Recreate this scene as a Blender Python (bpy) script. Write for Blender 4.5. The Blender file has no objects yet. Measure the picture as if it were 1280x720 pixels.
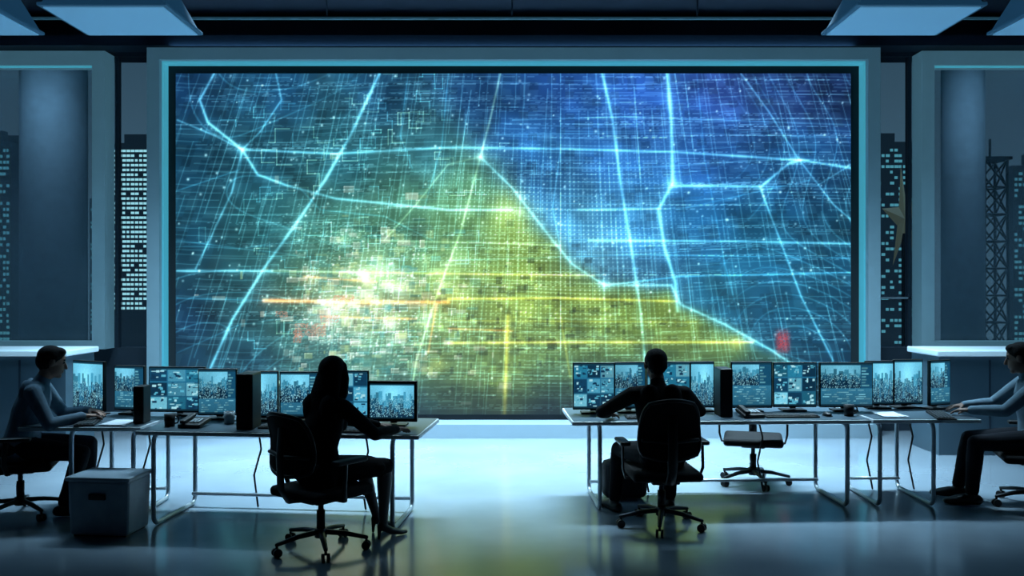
import bpy, bmesh, math, random
import numpy as np
from mathutils import Vector, Matrix, Euler

random.seed(7)
scene = bpy.context.scene
scene.view_settings.view_transform = 'Standard'
scene.view_settings.look = 'None'

# ------------------------------------------------------------------ materials
def lin(c):
    return tuple(((x/255.0)/12.92 if x/255.0 <= .04045 else ((x/255.0+.055)/1.055)**2.4) for x in c)

def mat(name, rgb, rough=.5, metal=0.0, emit=None, estr=0.0, bump=0.0, bscale=60, vary=0.0, spec=.5):
    m = bpy.data.materials.new(name); m.use_nodes = True
    nt = m.node_tree; b = nt.nodes['Principled BSDF']
    c = lin(rgb)
    b.inputs['Base Color'].default_value = (*c, 1)
    b.inputs['Roughness'].default_value = rough
    b.inputs['Metallic'].default_value = metal
    b.inputs['Specular IOR Level'].default_value = spec
    if emit:
        b.inputs['Emission Color'].default_value = (*lin(emit), 1)
        b.inputs['Emission Strength'].default_value = estr
    tc = nt.nodes.new('ShaderNodeTexCoord')
    nz = nt.nodes.new('ShaderNodeTexNoise'); nz.inputs['Scale'].default_value = bscale
    nz.inputs['Detail'].default_value = 4
    nt.links.new(tc.outputs['Object'], nz.inputs['Vector'])
    if vary > 0:
        cr = nt.nodes.new('ShaderNodeValToRGB')
        cr.color_ramp.elements[0].position = .3; cr.color_ramp.elements[1].position = .7
        cr.color_ramp.elements[0].color = (*[x*(1-vary) for x in c], 1)
        cr.color_ramp.elements[1].color = (*[min(1, x*(1+vary)) for x in c], 1)
        nt.links.new(nz.outputs['Fac'], cr.inputs['Fac']); nt.links.new(cr.outputs['Color'], b.inputs['Base Color'])
    if bump > 0:
        bp = nt.nodes.new('ShaderNodeBump'); bp.inputs['Strength'].default_value = bump
        bp.inputs['Distance'].default_value = .01
        nt.links.new(nz.outputs['Fac'], bp.inputs['Height']); nt.links.new(bp.outputs['Normal'], b.inputs['Normal'])
    return m

def mat_attr(name, strength=1.0):
    m = bpy.data.materials.new(name); m.use_nodes = True
    nt = m.node_tree; b = nt.nodes['Principled BSDF']
    b.inputs['Base Color'].default_value = (.004, .006, .008, 1)
    b.inputs['Roughness'].default_value = .35
    a = nt.nodes.new('ShaderNodeAttribute'); a.attribute_name = 'Col'
    nt.links.new(a.outputs['Color'], b.inputs['Emission Color'])
    b.inputs['Emission Strength'].default_value = strength
    return m

def mat_glass(name, tint, fac):
    m = bpy.data.materials.new(name); m.use_nodes = True
    nt = m.node_tree; nt.nodes.remove(nt.nodes['Principled BSDF'])
    out = nt.nodes['Material Output']
    tr = nt.nodes.new('ShaderNodeBsdfTransparent'); tr.inputs['Color'].default_value = (.9, .95, 1, 1)
    pb = nt.nodes.new('ShaderNodeBsdfPrincipled')
    pb.inputs['Base Color'].default_value = (*lin(tint), 1); pb.inputs['Roughness'].default_value = .12
    mx = nt.nodes.new('ShaderNodeMixShader'); mx.inputs[0].default_value = fac
    nt.links.new(tr.outputs[0], mx.inputs[1]); nt.links.new(pb.outputs[0], mx.inputs[2])
    nt.links.new(mx.outputs[0], out.inputs['Surface'])
    return m

M = {}
M['black'] = mat('black_plastic', (10, 13, 17), .45, spec=.35)
M['chair'] = mat('chair_fabric', (8, 11, 15), .85, bump=.3, bscale=300, spec=.2)
M['chairmetal'] = mat('chair_metal', (34, 40, 46), .4, .7)
M['steel'] = mat('painted_steel', (150, 165, 175), .35, .4)
M['top'] = mat('desk_laminate', (58, 76, 88), .35, vary=.06, bscale=8)
M['edge'] = mat('desk_edge', (180, 192, 200), .4)
M['frame'] = mat('frame_panel', (108, 134, 146), .5, vary=.05, bscale=3, emit=(60, 100, 118), estr=.42)  # emission stands in for light falling on the frame; the panel is no lamp
M['frame2'] = mat('window_frame_panel', (112, 138, 150), .5, vary=.05, bscale=3, emit=(60, 98, 114), estr=.62)  # side frames brightened by emission in the material, not by a lamp
M['led'] = mat('led_strip', (40, 110, 130), .5, emit=(66, 158, 180), estr=.8)
M['recess'] = mat('recess', (10, 22, 30), .6)
M['wall'] = mat('wall_paint', (28, 46, 60), .7, vary=.08, bscale=2)
M['ceil'] = mat('ceiling_paint', (20, 36, 52), .8, vary=.1, bscale=2)
M['beam'] = mat('beam_paint', (24, 44, 60), .6)
M['plinth'] = mat('plinth_panel', (120, 142, 155), .4)
M['concrete'] = mat('concrete', (96, 116, 128), .8, bump=.2, bscale=10, vary=.12)
M['key'] = mat('keyboard_keys', (30, 36, 42), .5)
M['pale'] = mat('pale_plastic', (150, 165, 172), .45)
M['paper'] = mat('paper', (190, 202, 210), .7)
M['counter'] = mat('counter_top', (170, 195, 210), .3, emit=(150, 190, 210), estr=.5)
M['counterside'] = mat('counter_side', (60, 84, 98), .5)
M['lampshell'] = mat('lamp_shell', (50, 80, 100), .5, emit=(30, 72, 104), estr=.5)
M['lampface'] = mat('lamp_diffuser', (90, 130, 160), .5, emit=(74, 126, 160), estr=.85)
M['tube'] = mat('light_tube', (60, 100, 120), .5, emit=(50, 95, 115), estr=.3)
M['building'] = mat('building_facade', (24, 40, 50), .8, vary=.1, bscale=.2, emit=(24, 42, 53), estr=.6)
M['winlit'] = mat('lit_windows', (100, 140, 150), .5, emit=(160, 220, 225), estr=1.2)
M['windim'] = mat('dim_windows', (50, 80, 90), .5, emit=(80, 150, 162), estr=1.1)
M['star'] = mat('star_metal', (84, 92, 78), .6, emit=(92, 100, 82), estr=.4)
M['lattice'] = mat('lattice_steel', (5, 9, 13), .9, spec=.1)
M['storage'] = mat('storage_plastic', (128, 148, 162), .5, vary=.12, bscale=9)
M['bag'] = mat('bag_nylon', (14, 18, 24), .8, bump=.3, bscale=60)
M['glass'] = mat_glass('window_glass', (60, 80, 95), .10)
M['frost'] = mat_glass('frosted_glass', (130, 158, 172), .34)
M['ground'] = mat('city_ground', (14, 22, 28), .9)

# ------------------------------------------------------------------ builder
def sweep(path, rad, side=None, n=12, closed=False, cap=True):
    P = [Vector(p) for p in path]; k = len(P)
    R = []
    for i in range(k):
        r = rad[i] if isinstance(rad, (list,)) else rad
        R.append(r if isinstance(r, tuple) else (r, r))
    T = []
    for i in range(k):
        if closed: t = P[(i+1) % k]-P[i-1]
        else: t = P[min(i+1, k-1)]-P[max(i-1, 0)]
        T.append(t.normalized())
    S = []
    ref = Vector(side) if side is not None else (Vector((1, 0, 0)) if abs(T[0].x) < .8 else Vector((0, 1, 0)))
    for i in range(k):
        s = ref-T[i]*ref.dot(T[i])
        if s.length < 1e-4: s = Vector((0, 1, 0))-T[i]*T[i].y
        s.normalize(); S.append(s)
        if side is None: ref = s
    rings = []
    def ring(c, t, s, a, b):
        f = t.cross(s)
        return [c+s*(a*math.cos(2*math.pi*j/n))+f*(b*math.sin(2*math.pi*j/n)) for j in range(n)]
    pre, post = [], []
    if cap and not closed:
        for ang in (80, 55, 28):
            q = math.radians(ang); a, b = R[0]; m_ = min(a, b)
            pre.append(ring(P[0]-T[0]*m_*math.sin(q), T[0], S[0], a*math.cos(q), b*math.cos(q)))
        for ang in (28, 55, 80):
            q = math.radians(ang); a, b = R[-1]; m_ = min(a, b)
            post.append(ring(P[-1]+T[-1]*m_*math.sin(q), T[-1], S[-1], a*math.cos(q), b*math.cos(q)))
    rings = pre+[ring(P[i], T[i], S[i], *R[i]) for i in range(k)]+post
    V = [v for r in rings for v in r]; F = []
    m = len(rings)
    for i in range(m if closed else m-1):
        i2 = (i+1) % m
        for j in range(n):
            j2 = (j+1) % n
            F.append((i*n+j, i*n+j2, i2*n+j2, i2*n+j))
    if not closed:
        F.append(tuple(range(n))[::-1]); F.append(tuple((m-1)*n+j for j in range(n)))
    return V, F

class B:
    def __init__(s): s.v = []; s.f = []; s.mi = []; s.sm = []; s.mats = []
    def add(s, V, F, m, smooth=False):
        o = len(s.v)
        if m not in s.mats: s.mats.append(m)
        k = s.mats.index(m)
        s.v += [tuple(v) for v in V]
        for f in F: s.f.append(tuple(o+i for i in f)); s.mi.append(k); s.sm.append(smooth)
    def box(s, c, size, m, rot=None, bev=0.0, seg=2, taper=None):
        bm = bmesh.new(); bmesh.ops.create_cube(bm, size=1)
        for v in bm.verts:
            v.co = Vector((v.co.x*size[0], v.co.y*size[1], v.co.z*size[2]))
            if taper and v.co.z > 0: v.co.x *= taper; v.co.y *= taper
        if bev > 0:
            bmesh.ops.bevel(bm, geom=bm.edges[:], offset=bev, segments=seg, affect='EDGES', profile=.5)
        R = Euler(rot).to_matrix() if rot else Matrix.Identity(3)
        bm.verts.ensure_lookup_table(); bm.verts.index_update()
        V = [R @ v.co+Vector(c) for v in bm.verts]; F = [[v.index for v in f.verts] for f in bm.faces]
        bm.free(); s.add(V, F, m, False)
    def rbox(s, x0, x1, y0, y1, z0, z1, m, bev=0):
        s.box(((x0+x1)/2, (y0+y1)/2, (z0+z1)/2), (x1-x0, y1-y0, z1-z0), m, bev=bev)
    def cyl(s, p0, p1, r0, m, r1=None, n=20):
        r1 = r0 if r1 is None else r1
        V, F = sweep([p0, p1], [r0, r1], n=n, cap=False); s.add(V, F[:-2], m, True); 
        o = len(s.v)-len(V); k = s.mats.index(m)
        for f in F[-2:]: s.f.append(tuple(o+i for i in f)); s.mi.append(k); s.sm.append(False)
    def tube(s, path, r, m, n=10, closed=False, side=None, cap=True):
        V, F = sweep(path, r, side, n, closed, cap); s.add(V, F, m, True)
    def ell(s, c, r, m, rot=None, nu=16, nv=10):
        V, F = ellipsoid(c, r, Euler(rot).to_matrix() if rot else Matrix.Identity(3), nu, nv); s.add(V, F, m, True)
    def obj(s, name, loc=(0, 0, 0), rz=0, parent=None):
        me = bpy.data.meshes.new(name); me.from_pydata(s.v, [], s.f)
        for m in s.mats: me.materials.append(M[m] if isinstance(m, str) else m)
        me.polygons.foreach_set('material_index', s.mi); me.polygons.foreach_set('use_smooth', s.sm)
        me.update()
        o = bpy.data.objects.new(name, me); scene.collection.objects.link(o)
        o.location = loc; o.rotation_euler = (0, 0, rz)
        if parent: o.parent = parent
        return o

def ellipsoid(c, r, R, nu=16, nv=10):
    V = []; F = []
    for i in range(1, nv):
        t = math.pi*i/nv
        for j in range(nu):
            p = 2*math.pi*j/nu
            V.append(R @ Vector((r[0]*math.sin(t)*math.cos(p), r[1]*math.sin(t)*math.sin(p), r[2]*math.cos(t)))+Vector(c))
    top = len(V); V.append(R @ Vector((0, 0, r[2]))+Vector(c)); bot = len(V); V.append(R @ Vector((0, 0, -r[2]))+Vector(c))
    for i in range(nv-2):
        for j in range(nu):
            j2 = (j+1) % nu
            F.append((i*nu+j, (i+1)*nu+j, (i+1)*nu+j2, i*nu+j2))
    for j in range(nu):
        j2 = (j+1) % nu
        F.append((top, j, j2)); F.append((bot, (nv-2)*nu+j2, (nv-2)*nu+j))
    return V, F

def empty(name, loc, rz=0):
    e = bpy.data.objects.new(name, None); scene.collection.objects.link(e)
    e.location = loc; e.rotation_euler = (0, 0, rz); e.empty_display_size = .1
    return e

def srgb2lin(a):
    a = np.clip(a, 0, 1)
    return np.where(a <= .04045, a/12.92, ((a+.055)/1.055)**2.4)

def picture_mesh(name, img, x0, x1, z0, z1, y, material, parent=None):
    """flat display surface facing -Y, img[row(top first), col, 3] in sRGB"""
    H, W, _ = img.shape
    xs = np.linspace(x0, x1, W); zs = np.linspace(z1, z0, H)
    X, Z = np.meshgrid(xs, zs)
    co = np.stack([X, np.full_like(X, y), Z], -1).reshape(-1, 3).astype(np.float32)
    idx = np.arange(H*W).reshape(H, W)
    q = np.stack([idx[1:, :-1], idx[1:, 1:], idx[:-1, 1:], idx[:-1, :-1]], -1).reshape(-1, 4)
    me = bpy.data.meshes.new(name)
    me.vertices.add(H*W); me.vertices.foreach_set('co', co.ravel())
    me.loops.add(q.size); me.loops.foreach_set('vertex_index', q.ravel().astype(np.int32))
    me.polygons.add(len(q)); me.polygons.foreach_set('loop_start', (np.arange(len(q))*4).astype(np.int32))
    me.update(calc_edges=True)
    at = me.color_attributes.new('Col', 'FLOAT_COLOR', 'POINT')
    col = np.ones((H*W, 4), np.float32); col[:, :3] = srgb2lin(img).reshape(-1, 3)
    at.data.foreach_set('color', col.ravel())
    me.materials.append(material)
    o = bpy.data.objects.new(name, me); scene.collection.objects.link(o)
    if parent: o.parent = parent
    return o

# ------------------------------------------------------------------ camera
cam = bpy.data.cameras.new('camera'); co = bpy.data.objects.new('camera', cam); scene.collection.objects.link(co)
co.location = (0, 0, 1.72); co.rotation_euler = (math.radians(90), 0, 0)
cam.sensor_width = 36; cam.lens = 30.94; cam.clip_end = 600
scene.camera = co

# ------------------------------------------------------------------ room
def floor_mat():
    m = bpy.data.materials.new('polished_floor'); m.use_nodes = True
    nt = m.node_tree; b = nt.nodes['Principled BSDF']
    tc = nt.nodes.new('ShaderNodeTexCoord')
    nz = nt.nodes.new('ShaderNodeTexNoise'); nz.inputs['Scale'].default_value = 1.3; nz.inputs['Detail'].default_value = 5
    cr = nt.nodes.new('ShaderNodeValToRGB')
    cr.color_ramp.elements[0].position = .3; cr.color_ramp.elements[1].position = .75
    cr.color_ramp.elements[0].color = (*lin((100, 114, 125)), 1); cr.color_ramp.elements[1].color = (*lin((116, 131, 143)), 1)
    nt.links.new(tc.outputs['Object'], nz.inputs['Vector']); nt.links.new(nz.outputs['Fac'], cr.inputs['Fac'])
    nt.links.new(cr.outputs['Color'], b.inputs['Base Color'])
    nz2 = nt.nodes.new('ShaderNodeTexNoise'); nz2.inputs['Scale'].default_value = 3; nz2.inputs['Detail'].default_value = 4
    mr = nt.nodes.new('ShaderNodeMapRange'); mr.inputs[3].default_value = .10; mr.inputs[4].default_value = .22
    nt.links.new(tc.outputs['Object'], nz2.inputs['Vector']); nt.links.new(nz2.outputs['Fac'], mr.inputs[0]); nt.links.new(mr.outputs[0], b.inputs['Roughness'])
    b.inputs['Specular IOR Level'].default_value = .85
    return m
M['floor'] = floor_mat()

b = B(); b.rbox(-6.8, 6.8, -1.6, 10.9, -.1, 0, 'floor'); b.obj('floor')
b = B(); b.rbox(-6.8, 6.8, -1.6, 10.9, 5.0, 5.1, 'ceil'); b.obj('ceiling')
b = B(); b.rbox(-6.9, -6.8, -1.6, 10.9, 0, 5.0, 'wall'); b.obj('wall_left')
b = B(); b.rbox(6.8, 6.9, -1.6, 10.9, 0, 5.0, 'wall'); b.obj('wall_right')
b = B(); b.rbox(-6.8, 6.8, -1.7, -1.6, 0, 5.0, 'wall'); b.obj('wall_front')
b = B()
b.rbox(-6.8, 6.8, 10.6, 10.9, 4.51, 5.0, 'wall')
b.rbox(-6.8, -4.23, 10.6, 10.9, 0, 1.0, 'wall'); b.rbox(4.27, 6.8, 10.6, 10.9, 0, 1.0, 'wall')
b.rbox(-4.23, 4.27, 10.6, 10.9, 0, 4.51, 'wall')
b.obj('wall_back')

def window(name, x0, x1, z0, z1, glass, frame_w, bars=(), hbars=(), y=10.6, fm='frame2'):
    b = B()
    if frame_w > .05:
        zt = z1-frame_w*1.1
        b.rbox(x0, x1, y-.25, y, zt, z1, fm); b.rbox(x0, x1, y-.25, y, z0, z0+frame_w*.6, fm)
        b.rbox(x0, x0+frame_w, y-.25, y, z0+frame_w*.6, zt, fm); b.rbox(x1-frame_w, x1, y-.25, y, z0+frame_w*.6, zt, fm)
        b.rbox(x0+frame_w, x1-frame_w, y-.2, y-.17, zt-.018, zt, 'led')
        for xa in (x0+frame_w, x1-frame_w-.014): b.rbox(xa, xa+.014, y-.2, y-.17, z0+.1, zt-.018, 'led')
    for xb in bars: b.rbox(xb-.02, xb+.02, y+.02, y+.1, z0, z1, 'beam')
    for zb in hbars: b.rbox(x0, x1, y+.02, y+.08, zb-.012, zb+.012, 'steel')
    b.rbox(x0, x1, y+.05, y+.06, z0, z1, glass)
    return b.obj(name)
window('window_1', -6.8, -4.79, 1.0, 4.51, 'frost', .15)
window('window_2', -4.79, -4.235, 1.0, 4.51, 'glass', .0, bars=(-4.77,), hbars=())
window('window_3', 4.275, 4.82, 1.0, 4.51, 'glass', .0, bars=(4.8,), hbars=(1.6,))
window('window_4', 4.82, 6.8, 1.0, 4.51, 'frost', .15)

b = B()
for yy in (4.2, 7.0, 9.2):
    b.rbox(-6.8, 6.8, yy-.1, yy+.1, 4.78, 5.0, 'beam')
b.obj('ceiling_beam')
b = B(); b.rbox(-6.8, 6.8, 10.3, 10.6, 4.56, 4.68, 'beam'); b.obj('trim_1')
b = B(); b.tube([(-6.75, 9.5, 4.63), (6.75, 9.5, 4.63)], .016, 'tube')
for x in (-6, -4, -2, 0, 2, 4, 6): b.cyl((x, 9.5, 4.64), (x, 9.5, 5.0), .008, 'beam', n=8)
b.obj('light_rail')
b = B(); b.box((0, 8.6, 4.96), (7.2, .5, .08), 'beam', bev=.01); b.obj('recessed_ceiling_light')

LAMPS = (-4.98, -3.48, 3.48, 5.05)
def hanging_lamp(x, y=7.9):
    b = B()
    b.box((0, 0, .16), (1.05, .85, .3), 'lampshell', taper=.72)
    b.box((0, 0, 0), (1.1, .9, .03), 'lampshell', bev=.008)
    b.rbox(-.51, .51, -.41, .41, -.025, -.014, 'lampface')
    for sx in (-.3, .3): b.cyl((sx, 0, .3), (sx, 0, .87), .01, 'beam', n=8)
    b.obj('hanging_panel_light', (x, y, 4.13))
for x in LAMPS: hanging_lamp(x)

# ------------------------------------------------------------------ video wall
vw = empty('video_wall', (0, 10.4, 0))
b = B()
X0, X1, ZT = -4.234, 4.272, 4.508
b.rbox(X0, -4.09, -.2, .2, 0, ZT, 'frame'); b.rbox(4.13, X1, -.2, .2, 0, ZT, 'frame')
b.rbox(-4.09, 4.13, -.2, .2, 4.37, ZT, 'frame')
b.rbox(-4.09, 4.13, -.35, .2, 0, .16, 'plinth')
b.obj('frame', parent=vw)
b = B()
b.rbox(-4.09, -4.068, -.12, .15, .16, 4.37, 'led'); b.rbox(4.108, 4.13, -.12, .15, .16, 4.37, 'led')
b.rbox(-4.068, 4.108, -.12, .15, 4.348, 4.37, 'led'); b.obj('led_strip', parent=vw)
b = B(); b.rbox(-4.068, 4.108, .02, .18, .16, 4.348, 'recess'); b.obj('recess_panel', parent=vw)

def make_map():
    rng = np.random.default_rng(11)
    W, H = 843, 426
    px, py = np.meshgrid(220+np.arange(W), 92+np.arange(H)); px = px.astype(np.float32); py = py.astype(np.float32)
    def idw(ctrl, p=3.0):
        num = np.zeros((H, W, 3), np.float32); den = np.zeros((H, W), np.float32)
        for x, y, c in ctrl:
            w = 1/((px-x)**2+(py-y)**2+900)**(p/2)
            num += w[..., None]*np.array(c, np.float32)/255; den += w
        return num/den[..., None]
    land = idw([(230,105,(18,54,96)),(350,110,(20,62,98)),(480,115,(22,64,102)),(590,120,(28,70,122)),(640,110,(30,74,138)),
        (235,200,(20,66,96)),(330,200,(26,80,104)),(430,200,(32,90,108)),(540,190,(42,100,118)),(600,225,(80,138,104)),
        (235,300,(18,62,86)),(330,290,(30,84,92)),(420,290,(54,108,94)),(500,280,(72,128,98)),(570,280,(98,148,92)),(640,270,(136,168,74)),(660,320,(126,154,60)),
        (235,400,(14,42,70)),(310,370,(28,74,84)),(380,360,(72,112,84)),(450,340,(124,156,104)),(470,390,(136,166,118)),(560,370,(132,156,72)),(640,380,(120,142,54)),(720,380,(112,134,46)),(800,400,(102,126,42)),(850,390,(106,126,38)),
        (235,500,(12,38,66)),(310,460,(20,60,82)),(400,450,(64,114,112)),(480,460,(82,128,102)),(560,450,(92,118,66)),(630,480,(78,98,44)),(700,480,(58,82,48)),(800,470,(62,94,58)),(900,440,(86,112,50)),(930,480,(28,66,74)),
        (700,515,(26,46,48)),(500,515,(22,56,72)),(1000,500,(14,46,68)),(1055,515,(12,40,66))])
    sea = idw([(600,110,(28,74,132)),(700,110,(32,74,146)),(800,120,(34,72,146)),(900,110,(38,62,130)),(1000,120,(32,56,114)),(1055,100,(26,48,100)),
        (680,200,(38,100,164)),(760,190,(36,90,160)),(880,190,(30,74,142)),(1000,200,(24,70,118)),(720,270,(60,134,184)),(790,280,(42,114,176)),
        (740,330,(84,152,186)),(870,290,(26,88,138)),(950,300,(20,82,116)),(1050,300,(18,66,94)),(900,360,(26,86,112)),(1000,380,(16,62,86)),(1055,450,(14,50,76))])
    cx = [560,600,640,690,715,755,835,850,935,1000,1063]; cy = [92,195,235,300,330,356,362,384,425,458,500]
    def nf(s, seed):
        r = np.random.default_rng(seed); o = np.zeros((H, W), np.float32)
        for _ in range(14):
            a = r.uniform(0, 6.28); k = r.uniform(.3, 1.6)*s
            o += np.sin((px*np.cos(a)+py*np.sin(a))*k+r.uniform(0, 6.28))/14**.5
        return o
    yc = np.interp(px, cx, cy)
    soft = np.interp(px, [560, 620, 700, 760, 1063], [26, 16, 9, 4, 5])
    m = 1/(1+np.exp((py-yc+nf(.09, 31)*soft*.5)/soft))
    m = m*np.clip((px-500)/130, 0, 1)
    img = land*(1-m[..., None])+sea*m[..., None]
    def addc(I, c): 
        nonlocal img
        img = img+I[..., None]*np.array(c, np.float32)/255
    n1 = nf(.02, 3); n2 = nf(.11, 9)
    img *= (1+.12*nf(.05, 5)+.08*n1+.09*n2)[..., None]
    fr = np.abs(((n1*3) % 1)-.5); grad = np.abs(np.gradient(n1*3)[0])+np.abs(np.gradient(n1*3)[1])+1e-3
    iso = np.exp(-(fr/(grad*.7))**2)
    edgew = np.clip((520-px)/200, 0, 1)+np.clip((px-870)/120, 0, 1)
    addc(iso*edgew*.26, (90, 180, 200))
    def pat(p, v, th): return np.clip((np.cos(p*2*np.pi/v)-th)/(1-th), 0, 1)
    u = (px-700)/(1+(py-92)*.0008); vv = py+.012*(px-640)+4*np.sin(px/70)
    def seg_mask(pu, pv, a, b_, dens, seed):
        r = np.random.default_rng(seed).random((400, 400))
        return r[(np.floor(pu/a).astype(int)) % 400, (np.floor(pv/b_).astype(int)) % 400] < dens
    addc(pat(u, 11, .90)*seg_mask(u+5.5, vv, 11, 34, .55, 1)*.22, (120, 205, 215))
    addc(pat(vv, 9, .85)*seg_mask(vv+4.5, u, 9, 42, .55, 2)*.20, (120, 205, 215))
    addc(pat(u, 45, .993)*.16, (130, 215, 225)); addc(pat(vv, 52, .993)*.13, (130, 215, 225))
    cell = seg_mask(u+5.5, vv+4.5, 11, 9, .28, 3); addc(cell*.05, (150, 220, 220)); cell = seg_mask(u+5.5, vv+4.5, 11, 9, .2, 4); img *= (1-.12*cell)[..., None]
    g = np.exp(-((px-690)/155)**4-((py-315)/128)**4)
    addc(pat(u, 5, .25)*pat(vv, 5, .15)*g*.38*(1+.5*n2), (160, 205, 195))
    addc((pat(u, 5, .75)+pat(vv, 6.5, .75))*g*.10, (190, 225, 200))
    gl = np.exp(-((px-450)/110)**4-((py-370)/110)**4)
    addc(pat(u, 6, .3)*pat(vv, 5, .2)*gl*.30*(1+.6*n2), (190, 225, 195))
    g2 = np.exp(-((px-755)/90)**2-((py-285)/60)**2)*m
    addc(g2*.2, (80, 150, 180))
    for _ in range(400):
        y = rng.integers(0, H); a = rng.integers(0, W-60); L = min(rng.integers(30, 300), W-a)
        on = rng.random(L//3+1) > .4; seg = np.repeat(on, 3)[:L]*rng.uniform(.07, .3)
        img[y, a:a+L] += seg[:, None]*np.array((150, 215, 230))/255
    for _ in range(90):
        x0 = rng.uniform(220, 1060); y0 = rng.uniform(70, 480)
        ang = math.pi/2-(x0-700)*.0008+rng.normal(0, .025)
        L = rng.uniform(30, 170); dx, dy = math.cos(ang), math.sin(ang)
        t = (px-x0)*dx+(py-y0)*dy; d = np.abs((px-x0)*dy-(py-y0)*dx)
        addc(np.exp(-(d/.6)**2)*(t > 0)*(t < L)*rng.uniform(.12, .34), (120, 205, 215))
    for _ in range(150):
        x = int(np.clip(rng.normal(120+240*rng.random(), 60), 2, W-3)); y = int(rng.uniform(4, H-4)); c = np.array([(120,220,215),(170,235,190),(90,190,215)][rng.integers(0, 3)])/255
        a = rng.uniform(.12, .42)
        for k in range(rng.integers(2, 7)):
            L = int(rng.uniform(4, 20))*rng.choice([-1, 1])
            if k % 2: y2 = int(np.clip(y+L, 1, H-2)); img[min(y, y2):max(y, y2)+1, x] += a*c; y = y2
            else: x2 = int(np.clip(x+L, 1, W-2)); img[y, min(x, x2):max(x, x2)+1] += a*c; x = x2
    for _ in range(560):
        x = rng.normal(458, 62); y = rng.normal(385, 58); w = rng.integers(2, 17); h = rng.integers(2, 11)
        i = int(x-220); j = int(y-92)
        if i < 2 or j < 2 or i+w >= W or j+h >= H: continue
        c = np.array([(225,245,225),(205,230,150),(80,170,170),(30,86,84),(245,240,215)][rng.integers(0, 5)])/255
        a = rng.uniform(.10, .42)
        img[j:j+h, i:i+w] = img[j:j+h, i:i+w]*(1-a)+c*a
        if rng.random() > .6: img[j, i:i+w] += .2; img[j:j+h, i] += .16
    for _ in range(420):
        x = rng.normal(660, 85); y = rng.normal(410, 55); w = rng.integers(2, 14); h = rng.integers(2, 10)
        i = int(x-220); j = int(y-92)
        if i < 2 or j < 2 or i+w >= W or j+h >= H: continue
        img[j:j+h, i:i+w] *= rng.uniform(.68, 1.25)
    def line(pts, w, c, a, glow=.16):
        best = np.full((H, W), 1e9, np.float32); w = w*.82; a = a*.82
        for (x0, y0), (x1, y1) in zip(pts[:-1], pts[1:]):
            dx, dy = x1-x0, y1-y0; L = dx*dx+dy*dy
            t = np.clip(((px-x0)*dx+(py-y0)*dy)/L, 0, 1)
            best = np.minimum(best, (px-x0-t*dx)**2+(py-y0-t*dy)**2)
        d = np.sqrt(best); mod = .85+.2*n2
        addc(a*mod*(np.exp(-(d/w)**2)+glow*np.exp(-d/(w*4))), c)
    C = (110, 200, 222); C2 = (70, 165, 195); Y = (205, 190, 70); O = (240, 120, 55); G = (160, 210, 160)
    line([(268,92),(250,125),(260,153),(303,187),(322,218),(360,232),(420,248),(560,262),(640,262)],1.9,C,.9)
    line([(303,187),(420,192),(560,184),(700,186),(845,190),(1000,200)],1.8,C,.8)
    line([(222,150),(270,170),(303,187)],1.3,C,.5)
    line([(222,238),(300,212),(303,187)],1,C2,.4)
    line([(474,92),(440,165),(408,222),(378,268),(330,335),(290,400),(262,462)],2.3,C,1.0)
    line([(303,187),(290,240),(262,300),(245,335)],1.5,C,.6)
    line([(345,92),(352,125),(325,165),(303,187)],1.4,C,.55)
    line([(375,235),(400,262),(480,270),(540,300)],1.1,C2,.45)
    line([(625,92),(612,150),(600,196),(575,290),(545,370),(520,450),(510,515)],1.6,G,.6)
    line([(560,92),(552,180),(530,260)],1,C2,.4)
    line([(510,92),(500,170),(515,210)],1,C2,.35)
    line([(752,92),(765,150),(775,230),(790,320),(800,390),(806,455)],2.2,C,.85)
    line([(833,92),(838,150),(840,228),(822,262),(830,310),(843,352),(846,388)],2.5,C,1.0,.25)
    line([(840,232),(950,233),(985,204),(1000,200),(1063,210)],2.0,C,.9)
    line([(925,92),(960,140),(995,196),(1040,255),(1063,275)],1.3,C,.55)
    line([(948,232),(970,290),(1000,370),(1040,450)],1.5,C,.65)
    line([(950,233),(1020,232),(1063,205)],1.2,C,.4)
    line([(870,92),(880,200),(905,330),(930,425)],1,C2,.3)
    line([(722,262),(822,260)],1.8,C,.6); line([(845,262),(1010,225)],1.0,C2,.3)
    line([(700,186),(690,260),(700,310)],1.1,C,.4)
    line([(600,196),(640,235),(690,300),(715,330),(755,356),(838,356),(850,380),(905,405),(960,435),(990,455)],2.0,(120,205,215),.75,.25)
    line([(735,300),(900,301),(1063,304)],1.7,C,.85); line([(755,356),(850,345),(1063,340)],1.3,C2,.7)
    line([(640,150),(780,146),(1063,156)],.9,C,.35); line([(620,168),(850,166),(1063,172)],.8,C,.3)
    line([(560,325),(800,318),(1063,322)],.9,C2,.45)
    line([(222,338),(340,338)],1.9,C,.9); line([(340,338),(450,340)],1.8,G,.7); line([(450,340),(742,344)],1.5,Y,.55)
    line([(222,372),(330,375)],1.3,C2,.5); line([(330,375),(450,377),(560,377)],2.6,O,1.2,.25); line([(560,373),(700,372),(845,376)],1.7,Y,.65)
    line([(380,345),(470,352)],1.6,O,.6); line([(400,395),(520,398)],1.5,O,.6); line([(560,410),(640,413)],1.3,O,.45); line([(545,380),(535,440)],1.4,O,.45)
    line([(560,428),(700,427),(940,427)],2.0,Y,.75); line([(440,432),(560,428)],1.4,G,.4)
    line([(634,395),(630,518)],3.0,Y,.8); line([(700,395),(712,470)],1.6,Y,.3)
    line([(470,300),(640,304),(700,306)],1.2,G,.45); line([(560,400),(870,402)],1,Y,.3)
    line([(600,196),(560,205),(520,255),(480,300)],1.3,G,.4)
    line([(222,440),(300,405),(370,395)],1,C2,.3); line([(222,300),(300,310),(380,300)],1,C2,.3)
    line([(930,425),(1063,470)],1,C2,.35); line([(985,440),(1063,438)],1,C2,.3)
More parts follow.
